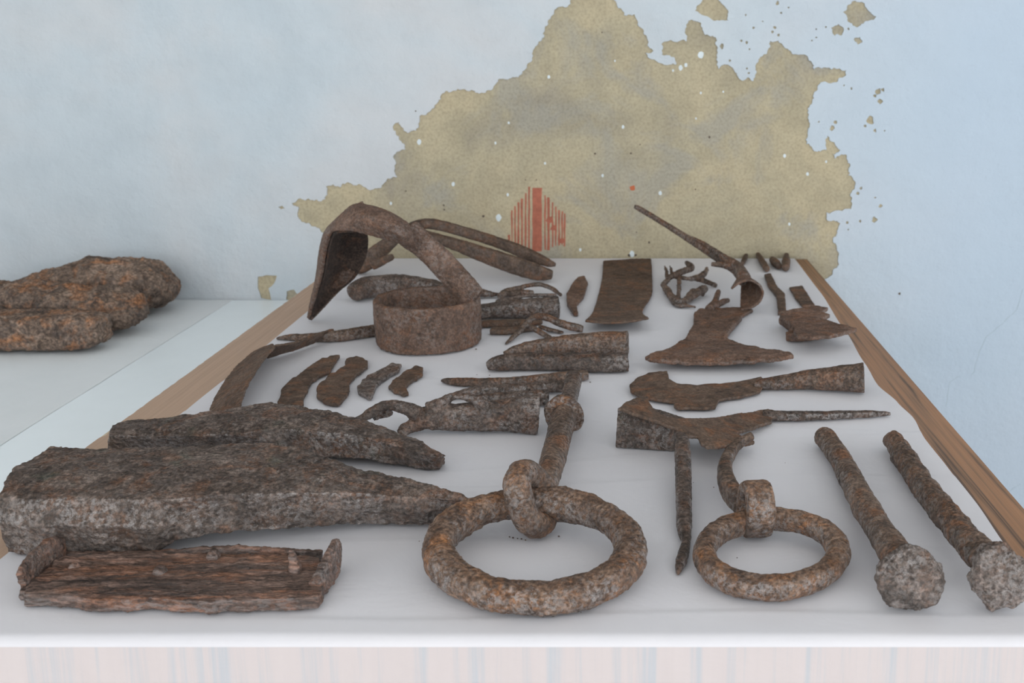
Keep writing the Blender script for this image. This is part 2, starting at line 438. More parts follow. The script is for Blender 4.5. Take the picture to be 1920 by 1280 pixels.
def wpt(px, py, off=0.0): p = V(px, py, WY - off); return p
def fract(loop, amp, it=2):
    pts = [Vector((*q, 0)) if len(q) == 2 else Vector(q) for q in loop]
    for _ in range(it):
        out = []
        for i in range(len(pts)):
            a, b = pts[i], pts[(i + 1) % len(pts)]
            L = (b - a).length; out.append(a)
            if L > 4:
                nrm = Vector((-(b - a).y, (b - a).x, 0)).normalized()
                out.append((a + b) / 2 + nrm * random.uniform(-1, 1) * min(amp, L * 0.28))
        pts = out
    return pts
MAIN = [(548, 380), (560, 372), (580, 372), (590, 376), (610, 373), (612, 350), (625, 345), (640, 350), (650, 342), (672, 345), (690, 355), (710, 352), (725, 338), (745, 332), (740, 310), (738, 292), (760, 280), (748, 255), (738, 235), (748, 228), (757, 240), (768, 248), (780, 245), (787, 218), (800, 215), (815, 200), (827, 185), (830, 175), (850, 170), (885, 168), (900, 175), (925, 165), (940, 148), (965, 145), (985, 130), (1000, 105), (1003, 88), (1020, 70), (1028, 45), (1040, 18), (1065, 12), (1075, -4), (1090, -60), (1140, -60),
        (1151, 0), (1170, 29), (1190, 27), (1200, 51), (1213, 72), (1217, 88), (1225, 96), (1209, 98), (1217, 109), (1256, 121), (1268, 121), (1264, 107), (1241, 102), (1240, 82), (1287, 78), (1287, 51), (1295, 37), (1315, 45), (1319, 59), (1342, 70), (1344, 94), (1347, 129), (1362, 121), (1381, 137), (1389, 150), (1401, 145), (1412, 152), (1418, 133), (1422, 111), (1438, 100), (1444, 76), (1459, 76), (1483, 96), (1506, 102), (1522, 117), (1526, 131), (1549, 127), (1588, 131), (1584, 143), (1565, 154), (1536, 158), (1526, 184), (1514, 211), (1518, 238), (1512, 270), (1526, 283), (1549, 281), (1551, 254), (1565, 270), (1575, 281), (1561, 289), (1565, 297), (1584, 289), (1594, 309), (1590, 328), (1604, 344), (1594, 363), (1596, 391), (1549, 398), (1549, 410), (1575, 418), (1569, 434), (1561, 447), (1569, 465), (1573, 496), (1555, 518), (1530, 545), (1480, 600), (690, 600), (665, 560), (655, 490), (606, 436), (582, 420), (561, 410), (561, 391)]
HOLES = [MAIN,
         [(1317, -3), (1346, -3), (1366, 23), (1366, 39), (1338, 39), (1303, 20)],
         [(1580, 23), (1596, 4), (1616, 4), (1643, 31), (1630, 38), (1608, 51), (1592, 42)],
         [(1558, 52), (1572, 45), (1581, 52), (1578, 66), (1564, 67)], [(1601, 72), (1612, 69), (1616, 80), (1607, 86)],
         [(484, 518), (500, 515), (520, 516), (515, 530), (504, 540), (509, 562), (490, 558), (484, 540)], [(538, 546), (552, 542), (560, 552), (545, 566), (537, 560)],
         [(522, 388), (530, 385), (535, 390), (527, 392)]]
def blob(x, y, r, n=7): return [(x + r * math.cos(2 * math.pi * i / n) * random.uniform(0.55, 1.25), y + r * math.sin(2 * math.pi * i / n) * random.uniform(0.55, 1.25)) for i in range(n)]
for (x, y, r) in ((1645, 172, 8), (1655, 168, 4), (1640, 180, 4), (1650, 190, 5), (1632, 226, 8), (1640, 244, 4), (1622, 236, 3), (1650, 386, 4), (1640, 411, 6), (1588, 417, 4), (1612, 414, 3), (1560, 240, 5), (1566, 228, 4), (1614, 352, 3), (1608, 362, 3),
                  (1452, 52, 3), (1413, 52, 3), (1400, 80, 3), (1448, 60, 3), (1460, 66, 3), (1390, 76, 2.5), (1354, 87, 5), (1464, 24, 2.5), (1458, 5, 4), (1398, 28, 2), (1478, 14, 2), (1430, 40, 2), (1548, 51, 2), (1590, 54, 3), (1368, 114, 2.5), (1405, 92, 2.5), (1535, 228, 2), (1596, 166, 2.5), (1658, 245, 2), (1640, 370, 2), (1530, 70, 2), (1522, 76, 2), (1590, 430, 2), (1400, 128, 2.2), (1404, 137, 2.4), (1582, 160, 2)):
    HOLES.append(blob(x, y, r))
def coat():
    T = 0.0028
    x0, x1, z0, z1 = -2.7, 2.7, 0.0, 3.0
    loops = [[Vector((x0, 0, z0)), Vector((x1, 0, z0)), Vector((x1, 0, z1)), Vector((x0, 0, z1))]]
    for i, h in enumerate(HOLES):
        l = fract(h, 3.2 if i < 5 else 1.2, 3 if i < 5 else 1)
        loops.append([Vector((wpt(q.x, q.y).x, 0, wpt(q.x, q.y).z)) for q in l])
    tris = tessellate_polygon([[Vector((p.x, p.z, 0)) for p in l] for l in loops])
    allp = [p for l in loops for p in l]; n = len(allp)
    front = [Vector((p.x, WY - T, p.z)) for p in allp]; back = [Vector((p.x, WY - 0.0001, p.z)) for p in allp]
    fs = [tuple(t) for t in tris]
    o = 0
    for l in loops:
        for i in range(len(l)):
            a, b = o + i, o + (i + 1) % len(l); fs.append((a, b, n + b, n + a))
        o += len(l)
    return front + back, fs
place(mesh_from([coat()], 'paint_coat'), 'paint_coat', PAINT, wall, smooth=False)
def drop(x, y, r, n=10): return [(x + 0.8 * r * math.cos(2 * math.pi * i / n) * random.uniform(0.85, 1.1), y + r * math.sin(2 * math.pi * i / n) * random.uniform(0.9, 1.15)) for i in range(n)]
def wall_patch(loop, off, T=0.0009):
    pts = [wpt(x, y) for x, y in loop]; n = len(pts)
    f = [Vector((p.x, WY - off - T, p.z)) for p in pts]; b = [Vector((p.x, WY - off + 0.0002, p.z)) for p in pts]
    return f + b, [tuple(range(n)), tuple(range(2 * n - 1, n - 1, -1))] + [(i, (i + 1) % n, n + (i + 1) % n, n + i) for i in range(n)]
# red stencilled mark of upright stripes
st = []
for xc, wd, y0, y1 in ((1007, 18, 352, 471), (992, 3.2, 350, 468), (985.5, 3.2, 362, 466), (978.5, 3.2, 372, 464), (972, 3, 379, 462), (966, 3, 386, 462), (960, 3, 394, 460), (954.5, 4.2, 440, 459),
                       (1022, 3.2, 366, 468), (1028.5, 4.5, 370, 469), (1036, 3, 379, 463), (1042, 3, 387, 461), (1048, 3, 394, 460), (1054, 3, 396, 459), (1058.5, 3, 400, 462)):
    ys = [y0 + (y1 - y0) * i / 6 for i in range(7)]
    L = [(xc - wd / 2 + random.uniform(-0.7, 0.7), y) for y in ys]; R_ = [(xc + wd / 2 + random.uniform(-0.7, 0.7), y) for y in ys]
    st.append(wall_patch(L + R_[::-1], 0.0, 0.0004))
st.append(wall_patch(blob(1030, 412, 8), 0.0, 0.0005)); st.append(wall_patch(blob(1038, 428, 6), 0.0, 0.0005)); st.append(wall_patch(blob(1052, 452, 6), 0.0, 0.0005))
place(mesh_from(st, 'stencil_mark'), 'stencil_mark', RED, wall, 'red stencilled mark of upright stripes', smooth=False)
place(mesh_from([wall_patch(blob(1187, 353, 6), 0.0)], 'paint_spot'), 'paint_spot', ORANGE, wall, 'orange paint spot', smooth=False)
fl = [wall_patch(drop(x, y, r), 0.0) for x, y, r in ((935, 408, 6.5), (1168, 238, 3.5), (1029, 144, 3.5), (1314, 103, 7), (1276, 127, 5), (1286, 122, 4), (1262, 132, 2.5), (1238, 362, 4), (1514, 326, 3.5), (850, 345, 4), (954, 230, 2.5), (929, 268, 2.5), (1314, 174, 2.5), (1356, 172, 2), (1305, 222, 2), (1471, 292, 3.5), (733, 381, 3), (786, 266, 5), (952, 365, 3), (1022, 306, 2.5), (1185, 476, 6), (1088, 468, 3), (1549, 303, 2.5), (1153, 114, 2), (1480, 420, 3), (1130, 329, 3))]
place(mesh_from(fl, 'paint_drops'), 'paint_drops', FLECK, wall, 'white paint drops on bare plaster', smooth=False)['kind'] = 'stuff'
sp = [wall_patch(blob(x, y, r), 0.0) for x, y, r in ((1330, 257, 2.6), (1116, 288, 2.6), (1183, 287, 2), (1217, 454, 2.4), (1304, 355, 1.8), (906, 405, 3), (761, 358, 1.5), (1200, 271, 1.5), (985, 337, 1.5), (1006, 337, 1.5), (1193, 435, 1.5), (1129, 61, 1.8), (1180, 478, 3), (1192, 478, 2.5), (832, 385, 2), (833, 393, 1.8))]
place(mesh_from(sp, 'dirt_spots'), 'dirt_spots', SPOT, wall, 'dark specks on bare plaster', smooth=False)['kind'] = 'stuff'
place(mesh_from([wall_patch(blob(x, y, r), 0.0028) for x, y, r in ((1686, 550, 2.6), (1530, 55, 1.5), (780, 208, 1.5))], 'wall_spots'), 'wall_spots', SPOT, wall, 'dark specks on the blue paint', smooth=False)['kind'] = 'stuff'
# hairline cracks in the paint at the right
cr = []
for path in ([(1918, 540), (1905, 580), (1880, 605), (1850, 630), (1835, 660), (1828, 690), (1820, 702)], [(1918, 905), (1900, 912), (1885, 925)], [(1800, 705), (1780, 715), (1775, 740), (1773, 760)]):
    pp = [Vector((x, y, 0)) for x, y in path]; pp = [p + Vector((random.uniform(-2, 2), random.uniform(-2, 2), 0)) for a, b in zip(pp, pp[1:]) for p in (a, a.lerp(b, .33), a.lerp(b, .66))] + [pp[-1]]
    cr.append(wall_patch([(p.x - 0.5, p.y) for p in pp] + [(p.x + 0.5, p.y + 0.4) for p in reversed(pp)], 0.0028, 0.0002))
CRK = plain('crack_shadow_grey', (0.36, 0.43, 0.49), 0.9)
place(mesh_from(cr, 'paint_cracks'), 'paint_cracks', CRK, wall, 'hairline cracks in the blue paint', smooth=False)['kind'] = 'stuff'

# ================================================================== tables
TL, TR, TY0, TY1 = -0.647, 0.408, 0.745, 2.337
tb = thing('display_table', 'long wooden table with brown laminate edges under the grey cloth', 'table', ((TL + TR) / 2, (TY0 + TY1) / 2, 0))
def table_top():
    n = 160; o = []
    left = [(TL + 0.0002 + 0.0055 * max(0, noise.noise(Vector((i * 0.33, 3.1, 0))) - 0.05) + 0.003 * max(0, noise.noise(Vector((i * 0.9, 8.1, 0)))), TY1 + (TY0 - TY1) * i / n) for i in range(n + 1)]
    o = [(TR, TY0), (TR, TY1)] + left
    zt, zb = TZ - 0.0026, TZ - 0.030
    m = len(o); top = [Vector((x, y, zt)) for x, y in o]; bot = [Vector((x, y, zb)) for x, y in o]
    tris = tessellate_polygon([[Vector((x, y, 0)) for x, y in o]])
    return top + bot, [tuple(t) for t in tris] + [tuple(m + i for i in reversed(t)) for t in tris] + [(i, (i + 1) % m, m + (i + 1) % m, m + i) for i in range(m)]
place(mesh_from([table_top()], 'table_top'), 'table_top', WOOD, tb, smooth=False)
place(mesh_from([box((TL + 0.003, (TY0 + TY1) / 2, TZ - 0.0167), (0.0062, TY1 - TY0 - 0.004, 0.0268))], 'edge_band'), 'edge_band', CHIP, tb, 'pale chipped edge', smooth=False)
for nm, c, s_ in (('apron', ((TL + TR) / 2, TY0 + 0.07, TZ - 0.07), (TR - TL - 0.16, 0.02, 0.08)), ('apron', ((TL + TR) / 2, TY1 - 0.07, TZ - 0.07), (TR - TL - 0.16, 0.02, 0.08)),
                  ('apron', (TL + 0.07, (TY0 + TY1) / 2, TZ - 0.07), (0.02, TY1 - TY0 - 0.16, 0.08)), ('apron', (TR - 0.07, (TY0 + TY1) / 2, TZ - 0.07), (0.02, TY1 - TY0 - 0.16, 0.08))):
    place(mesh_from([box(c, s_)], nm), nm, WOOD, tb, smooth=False)
for x in (TL + 0.07, TR - 0.07):
    for y in (TY0 + 0.07, TY1 - 0.07):
        place(mesh_from([bar3([(x, y, 0, 0.018, 0.018), (x, y, 0.35, 0.022, 0.022), (x, y, TZ - 0.030, 0.028, 0.028)], 6, 12, k=2)], 'leg'), 'leg', WOOD, tb, smooth=False)

# grey cloth: flat part with faint fold ridges, and the hanging front
tc = thing('table_cloth', 'thin grey cloth spread over the long table, hanging pinkish at the front', 'tablecloth', ((TL + TR) / 2, (TY0 + TY1) / 2, TZ - 0.0022))
RE = [(2.337, 0.379), (2.0, 0.376), (1.70, 0.366), (1.5, 0.357), (1.40, 0.352), (1.32, 0.361), (1.26, 0.366), (1.18, 0.360), (1.10, 0.361), (1.0, 0.362), (0.9, 0.359), (0.80, 0.366), (0.735, 0.385), (0.70, 0.40)]
def redge(y):
    for (ya, xa), (yb, xb) in zip(RE, RE[1:]):
        if yb <= y <= ya:
            t = (ya - y) / (ya - yb); return xa + (xb - xa) * (t * t * (3 - 2 * t))
    return RE[-1][1]
FOLDS = [(1.062, 0.05, 0.0012), (0.905, -0.04, 0.0007), (0.778, 0.015, 0.0010), (1.245, -0.08, 0.0009), (1.45, 0.05, 0.0009), (1.70, -0.05, 0.0010), (1.95, 0.03, 0.0010), (1.14, 0.22, 0.0008)]
def clz(x, y):
    """each crease: the cloth sinks slowly towards it and springs back sharply"""
    z = -0.0001
    for i, (y0, sl, a) in enumerate(FOLDS):
        c = y0 + sl * x + 0.016 * noise.noise(Vector((x * 3.5, i * 7.7, 0)))
        g = max(0.0, min(1.3, 0.75 + 1.5 * noise.noise(Vector((x * 3.0, i * 3.3, 1)))))
        t = y - c
        if t >= 0: z -= a * g * math.exp(-t / 0.035)
        else: z -= a * g * max(0.0, 1 + t / 0.007)
    z += 0.0005 * (noise.noise(Vector((x * 5, y * 8, 2.0))) - 0.7)
    return max(min(z, 0.0), -0.0015)
def cloth_top():
    nx, ny = 90, 520
    rows = []
    for j in range(ny + 1):
        y = TY1 + (TY0 - TY1) * j / ny
        lx, rx = -0.580 + 0.002 * noise.noise(Vector((y * 3, 0, 5))), redge(y)
        if y < 0.85: lx -= (0.85 - y) * 0.5
        rows.append([Vector((lx + (rx - lx) * i / nx, y, TZ + clz(lx + (rx - lx) * i / nx, y))) for i in range(nx + 1)])
    return rows
rows = cloth_top()
# rounded front bend belongs to the flat part
for k_ in range(1, 5):
    a = k_ / 4 * math.pi / 2 * 0.8
    rows.append([Vector((p.x, TY0 - 0.009 * math.sin(a), TZ - 0.0012 - 0.009 * (1 - math.cos(a)) + (0 if k_ > 1 else 0.0003))) for p in rows[520]])
def grid_shell(rows, th, d=Vector((0, 0, -1))):
    nr, nc = len(rows), len(rows[0]); A = [p for r in rows for p in r]; B = [p + d * th for p in A]; o = len(A); fs = []
    for j in range(nr - 1):
        for i in range(nc - 1):
            a = j * nc + i; fs.append((a, a + 1, a + nc + 1, a + nc)); fs.append((o + a, o + a + nc, o + a + nc + 1, o + a + 1))
    bd = list(range(nc)) + [j * nc + nc - 1 for j in range(1, nr)] + [(nr - 1) * nc + i for i in range(nc - 2, -1, -1)] + [j * nc for j in range(nr - 2, 0, -1)]
    for q in range(len(bd)): a, b = bd[q], bd[(q + 1) % len(bd)]; fs.append((a, b, o + b, o + a))
    return A + B, fs
place(mesh_from([grid_shell(rows, 0.0009)], 'cloth_surface'), 'cloth_surface', CLOTH, tc, smooth='crisp')
last = rows[-1]; drow = []
for j in range(41):
    t = j / 40; z = last[0].z - 0.36 * t
    drow.append([Vector((p.x, last[0].y - 0.0035 * min(1, t * 8) - min(1, t * 6) * (0.0022 * noise.noise(Vector((p.x * 34, t * 0.6, 4))) + 0.0012 * noise.noise(Vector((p.x * 90, t * 0.8, 9)))), z)) for p in [last[0].lerp(last[-1], i / 320) for i in range(321)]])
place(mesh_from([grid_shell(drow, 0.0009, Vector((0, 1, 0)))], 'hanging_front'), 'hanging_front', DROP, tc, 'pinkish hanging front with bluish streaks', smooth='crisp')

# lower white table at the left
LH = -0.0976
wt = thing('white_table', 'lower white table at the left holding the rusty lumps', 'table', (-1.30, 1.55, 0))
WX0, WX1, WY0, WY1 = -1.95, -0.652, 0.75, 2.340
place(mesh_from([box(((WX0 + WX1) / 2, (WY0 + WY1) / 2, TZ + LH - 0.0165), (WX1 - WX0, WY1 - WY0, 0.03))], 'table_top'), 'table_top', WHITE, wt, smooth=False)
for x in (WX0 + 0.06, WX1 - 0.06):
    for y in (WY0 + 0.06, WY1 - 0.06):
        place(mesh_from([bar3([(x, y, 0, 0.018, 0.018), (x, y, 0.6215, 0.02, 0.02)], 6, 12, k=2)], 'leg'), 'leg', STEEL, wt, smooth=False)
rows2 = [[Vector((WX0 + (-0.913 - WX0) * i / 60 + (0.004 * noise.noise(Vector((y_ * 4, 0, 3))) if i == 60 else 0), y_, TZ + LH - 0.0003 + 0.0006 * (noise.noise(Vector((i * 0.25, y_ * 9, 3))) - 0.2))) for i in range(61)] for y_ in [WY1 + (WY0 - WY1) * j / 90 for j in range(91)]]
o = place(mesh_from([grid_shell(rows2, 0.0009)], 'white_cloth'), 'white_cloth', WCLOTH, None, 'white cloth lying flat on the lower white table', 'tablecloth', smooth='crisp')

# ================================================================== iron finds, front row
def loft_px(stations):
    return rings_to_shell([[P(*q) for q in s_] for s_ in stations])
ST = [  # top back, top middle, top front, bulge, bottom front, bottom back
    [(28, 880, .060), (12, 905, .062), (-4, 935, .057), (-4, 985, .035), (14, 1040, .001), (45, 985, .001)],
    [(95, 839, .062), (75, 888, .066), (60, 940, .058), (62, 990, .036), (75, 1046, .000), (110, 960, .000)],
    [(170, 845, .060), (165, 890, .066), (164, 938, .060), (172, 992, .038), (188, 1047, .000), (200, 960, .000)],
    [(260, 842, .061), (262, 890, .066), (270, 942, .060), (280, 995, .036), (296, 1042, .001), (285, 965, .003)],
    [(315, 841, .062), (320, 888, .066), (322, 940, .061), (326, 982, .036), (330, 1018, .014), (330, 950, .016)],
    [(389, 838, .062), (398, 884, .065), (412, 931, .058), (425, 965, .036), (440, 1003, .014), (420, 940, .020)],
    [(480, 832, .062), (495, 880, .063), (520, 930, .054), (530, 962, .034), (545, 997, .011), (520, 930, .020)],
    [(563, 841, .060), (590, 884, .059), (615, 928, .050), (625, 958, .030), (640, 990, .007), (610, 930, .018)],
    [(656, 876, .052), (680, 902, .050), (700, 930, .044), (710, 958, .026), (720, 986, .003), (700, 935, .012)],
    [(773, 902, .045), (785, 918, .043), (795, 938, .037), (800, 965, .022), (804, 990, .001), (795, 950, .006)],
    [(862, 927, .036), (868, 936, .034), (872, 945, .030), (868, 958, .018), (860, 970, .001), (862, 955, .003)],
    [(888, 943, .029), (888, 946, .027), (887, 950, .024), (884, 957, .015), (880, 963, .004), (884, 957, .005)]]
iron('ploughshare', [loft_px(ST)], R_PLOUGH, 0.0012, big=0.006, fine=0.0018, smooth=5, bigsize=0.022, finesize=0.004, pits=0.0016,
     label='largest dark rusted iron ploughshare with deep socket, front left corner of the table', cat='ploughshare')
ST2 = [
    [(212, 797, .040), (206, 806, .041), (203, 818, .038), (202, 832, .020), (203, 850, .001), (225, 815, .001)],
    [(225, 788, .040), (235, 803, .042), (240, 819, .038), (242, 835, .020), (244, 852, .001), (255, 815, .003)],
    [(320, 781, .043), (325, 800, .045), (330, 818, .040), (332, 835, .022), (335, 852, .002), (340, 815, .005)],
    [(430, 765, .047), (432, 790, .049), (436, 815, .042), (440, 835, .024), (445, 855, .004), (450, 810, .008)],
    [(503, 755, .050), (505, 782, .051), (505, 804, .046), (515, 830, .028), (525, 857, .008), (530, 800, .014)],
    [(560, 759, .050), (570, 784, .050), (575, 806, .045), (585, 832, .028), (598, 858, .012), (600, 800, .016)],
    [(632, 774, .046), (645, 792, .046), (655, 814, .042), (665, 838, .028), (680, 861, .012), (680, 810, .016)],
    [(713, 797, .039), (722, 812, .039), (732, 833, .034), (738, 852, .020), (746, 873, .005), (745, 830, .008)],
    [(780, 823, .030), (782, 834, .030), (785, 848, .027), (788, 864, .014), (792, 881, .001), (795, 850, .002)],
    [(836, 853, .022), (830, 854, .023), (824, 858, .022), (824, 870, .012), (826, 883, .001), (836, 868, .001)]]
iron('ploughshare', [loft_px(ST2)], R_PLOUGH, 0.0012, big=0.005, fine=0.0018, smooth=5, bigsize=0.022, finesize=0.004, pits=0.0016,
     label='smaller dark iron ploughshare lying just behind the largest ploughshare', cat='ploughshare')

# shallow iron tray plate with upturned ends
tr = thing('iron_mount', 'shallow rusted iron mount with upturned ends and spikes, at the front edge left', 'mount', P(320, 1090, 0))
def flk(pts, **kw): return rod(pts, 3.5, **kw)
body = [plate([(44, 1116), (52, 1100), (112, 1046), (250, 1040), (403, 1038), (500, 1042), (600, 1046), (612, 1090), (598, 1124), (450, 1128), (389, 1130), (281, 1124), (188, 1128), (127, 1121)], 0.012, 0.0125, 2.0),
        flk([(40, 1117, 12, 9), (120, 1119, 10, 9), (190, 1126, 13, 11), (280, 1120, 10, 9), (340, 1126, 11, 11), (390, 1130, 12, 12), (450, 1122, 10, 10), (530, 1121, 9, 9), (592, 1117, 12, 9)]),
        flk([(110, 1046, 9, 6), (250, 1046, 10, 6), (350, 1041, 11, 6), (403, 1037, 11, 7), (500, 1040, 12, 6), (605, 1046, 12, 6)])]
iron('plate', body, R_TRAY, 0.0013, tr, big=0.0035, fine=0.0025, smooth=1, bigsize=0.011, finesize=0.004)
for nm, pts in (('end_flange', [(42, 1098, 30, 7), (52, 1082, 33, 8), (76, 1058, 32, 8), (98, 1041, 31, 10), (116, 1033, 24, 11)]), ('end_flange', [(592, 1108, 20, 12), (606, 1088, 28, 10), (621, 1064, 35, 10), (630, 1048, 34, 9), (634, 1040, 26, 7)])):
    iron(nm, [rod(pts, 3)], R_TRAY, 0.0013, tr, big=0.004, fine=0.0025, smooth=1, bigsize=0.011)
def spike(px, py, hpx, rpx, base_h, lean=0.0):
    b = P(px, py, base_h); s = scl(b)
    return bar3([(b.x, b.y, b.z - 0.002, rpx * s, rpx * s), (b.x + lean * .3, b.y, b.z + hpx * s * .5, rpx * .8 * s, rpx * .7 * s), (b.x + lean, b.y, b.z + hpx * s, rpx * 0.25 * s, rpx * .25 * s)], 2.5, 12)
iron('spike', [spike(555, 1073, 42, 13, 0.012, -0.003)], R_TRAY, 0.0009, tr, big=0.003, fine=0.0015, smooth=1, bigsize=0.008)
iron('spike', [spike(300, 1078, 16, 15, 0.011, 0.003)], R_TRAY, 0.0009, tr, big=0.004, fine=0.0015, smooth=1, bigsize=0.008)
iron('spike', [spike(140, 1068, 12, 13, 0.011, -0.002)], R_TRAY, 0.0009, tr, big=0.004, fine=0.0015, smooth=1, bigsize=0.008)
iron('spike', [spike(400, 1046, 15, 13, 0.014, 0.002)], R_TRAY, 0.0009, tr, big=0.004, fine=0.0015, smooth=1, bigsize=0.008)

# large ring with its eye bolt
rb = thing('ring_bolt', 'large thick rusted iron ring linked through a looped bolt, front centre', 'ring', P(1003, 1030, 0))
F0, B0 = V(1003, 1121, 0.773), V(1003, 941, 0.932)
ctr = (F0 + B0) / 2; e2 = (B0 - F0)
iron('ring', [torus(ctr, Vector((1, 0, 0)), e2, 0.0862, e2.length / 2, 0.0150, 0.0150, 2.2, 72, 20, rag=0.16)], R_RING, 0.0011, rb, big=0.0035, fine=0.0016, smooth=3, finesize=0.0035, pits=0.0018, bigsize=0.016)
lc = V(996, 934, 0.922)
iron('eye_loop', [torus(lc, Vector((0.25, 1, 0.05)), Vector((-0.40, 0.02, 1)), 0.0245, 0.0265, 0.0125, 0.0135, 2.2, 40, 18, rag=0.1)], R_RING, 0.0014, rb, big=0.003, fine=0.0013, smooth=2)
iron('shank', [rod([(1018, 920, 23, 23, .016), (1030, 885, 23, 23, .014), (1045, 830, 23, 23, .011), (1056, 785, 23, 23, .009), (1061, 770, 21, 21, .009)])], R_BOLT, 0.0015, rb, big=0.003, fine=0.0013)
pa, pb = P(1045, 830, .024), P(1072, 715, .024)
iron('washer', [disc(P(1058, 776, 0.0255), pb - pa, 0.0245, 0.0045, 0.12)], R_RING, 0.0012, rb, big=0.003, fine=0.0012)
iron('shank_end', [rod([(1062, 772, 15, 15, .014), (1070, 735, 15, 15, .012), (1076, 708, 15, 15, .012)], 2.6)], R_GLOSS, 0.0013, rb, big=0.002)

# small ring with strap eye and tapering tang
rs = thing('ring_bolt', 'small rusted iron ring hung on a flat strap eye with bent tang, right of centre', 'ring', P(1446, 1040, 0))
F0, B0 = V(1446, 1106, 0.796), V(1446, 977, 0.915)
ctr = (F0 + B0) / 2; e2 = (B0 - F0)
iron('ring', [torus(ctr, Vector((1, 0.02, 0)), e2, 0.0605, e2.length / 2, 0.0110, 0.0110, 2.3, 64, 18, rag=0.14)], R_RING, 0.0014, rs, big=0.0028, fine=0.0012, smooth=2, bigsize=0.014)
lc = V(1417, 958, 0.915)
iron('eye_strap', [torus(lc, Vector((-0.12, 1, 0)), Vector((0.02, -0.05, 1)), 0.0205, 0.0215, 0.0065, 0.0135, 5, 36, 20)], R_RING, 0.0012, rs, big=0.002, fine=0.001, smooth=1)
iron('tang', [rod([(1392, 950, 22, 16, .008), (1372, 928, 22, 16, .006), (1360, 900, 20, 15, .004), (1361, 872, 15, 12, .003), (1374, 846, 11, 10, .005), (1394, 829, 9, 8, .011), (1411, 820, 7, 6, .016)], 3)], R_BOLT, 0.0012, rs, big=0.0016, fine=0.0008)

# two mushroom headed bolts
b1 = thing('iron_bolt', 'thick round headed iron bolt lying left of its twin near the right edge', 'bolt', P(1640, 960, 0))
iron('shank', [rod([(1546, 818, 19, 20, .001), (1570, 852, 20, 20, .001), (1592, 890, 22, 22, .003), (1620, 945, 25, 25, .006), (1660, 1010, 27, 27, .010), (1692, 1055, 32, 32, .012)])], R_BOLT, 0.0011, b1, big=0.004, fine=0.0013, finesize=0.004, bigsize=0.022, smooth=4)
iron('head', [disc(V(1707, 1083, 0.781), Vector((0, 1, 0.04)), 0.0288, 0.008, 0.12, 0.002)], R_ASH, 0.0009, b1, big=0.005, fine=0.002, bigsize=0.011, finesize=0.003, pits=0.0022)
b2 = thing('iron_bolt', 'thick iron bolt with ragged head cut by the right picture edge', 'bolt', P(1790, 960, 0))
iron('shank', [rod([(1674, 826, 17, 18, .001), (1696, 858, 22, 22, .001), (1724, 902, 23, 23, .003), (1765, 955, 25, 25, .006), (1812, 1010, 27, 27, .010), (1850, 1052, 31, 31, .012)])], R_BOLT, 0.0011, b2, big=0.007, fine=0.0018, finesize=0.004, bigsize=0.02, smooth=4)
iron('head', [disc(V(1880, 1080, 0.781), Vector((0.05, 1, 0.04)), 0.0285, 0.009, 0.45, 0.003, seed=3)], R_ASH, 0.0009, b2, big=0.006, fine=0.002, bigsize=0.012, finesize=0.003, pits=0.0022)

# wedge, spike, billhooks
WT = [[(1158, 766, .0495), (1268, 800, .0300), (1295, 787, .0270), (1182, 752, .0460)], [(1153, 840, 0), (1264, 847, 0), (1292, 828, 0), (1178, 822, 0)]]
wv = [P(*q) for q in WT[0]] + [P(*q) for q in WT[1]]
iron('iron_wedge', [(wv, [(0, 1, 2, 3), (7, 6, 5, 4), (0, 4, 5, 1), (1, 5, 6, 2), (2, 6, 7, 3), (3, 7, 4, 0)])], R_PLOUGH, 0.0012, big=0.0012, fine=0.001, smooth=1,
     label='blocky rusted iron wedge standing under the tip of the front billhook', cat='wedge')
def bh(px): return 0.005 + (1452 - px) * 0.000174      # flat blade leaning on the wedge
bl = [(1214, 744), (1219, 757), (1228, 770), (1245, 781), (1270, 785), (1340, 783), (1380, 776), (1440, 767), (1452, 770), (1447, 790), (1415, 801), (1380, 811), (1394, 820), (1416, 828), (1395, 833), (1325, 838), (1314, 830), (1308, 819), (1292, 818), (1268, 803), (1200, 779), (1161, 765), (1172, 754), (1190, 747)]
h2 = thing('billhook', 'front billhook with long thin tang, its tip resting on the wedge', 'billhook', P(1340, 800, 0))
iron('blade', [plate([(x, y, bh(x)) for x, y in bl], 0.0045, amp=1.0, floor=False)], R_SHEET, 0.0011, h2, big=0.0012, fine=0.0008, smooth=1)
iron('tang', [rod([(1430, 780, 9, 11), (1480, 781, 9, 11), (1540, 780, 8, 10), (1600, 778, 7, 8), (1640, 777, 6, 6), (1669, 777, 3, 3)], 3)], R_GLOSS, 0.001, h2, big=0.0016, fine=0.0009, smooth=1)
h1 = thing('billhook', 'rear billhook with round hollow socket, behind the tanged billhook', 'billhook', P(1380, 730, 0))
bl1 = [(1251, 696), (1223, 697), (1195, 708), (1180, 722), (1182, 732), (1198, 742), (1220, 747), (1265, 753), (1263, 760), (1270, 765), (1342, 763), (1348, 749), (1392, 742), (1425, 734), (1435, 715), (1428, 707), (1364, 718), (1307, 722), (1270, 719), (1254, 710), (1253, 702)]
iron('blade', [plate(bl1, 0.0045, 0.006, 1.0)], R_SHEET, 0.0011, h1, big=0.001, fine=0.0008, smooth=1)
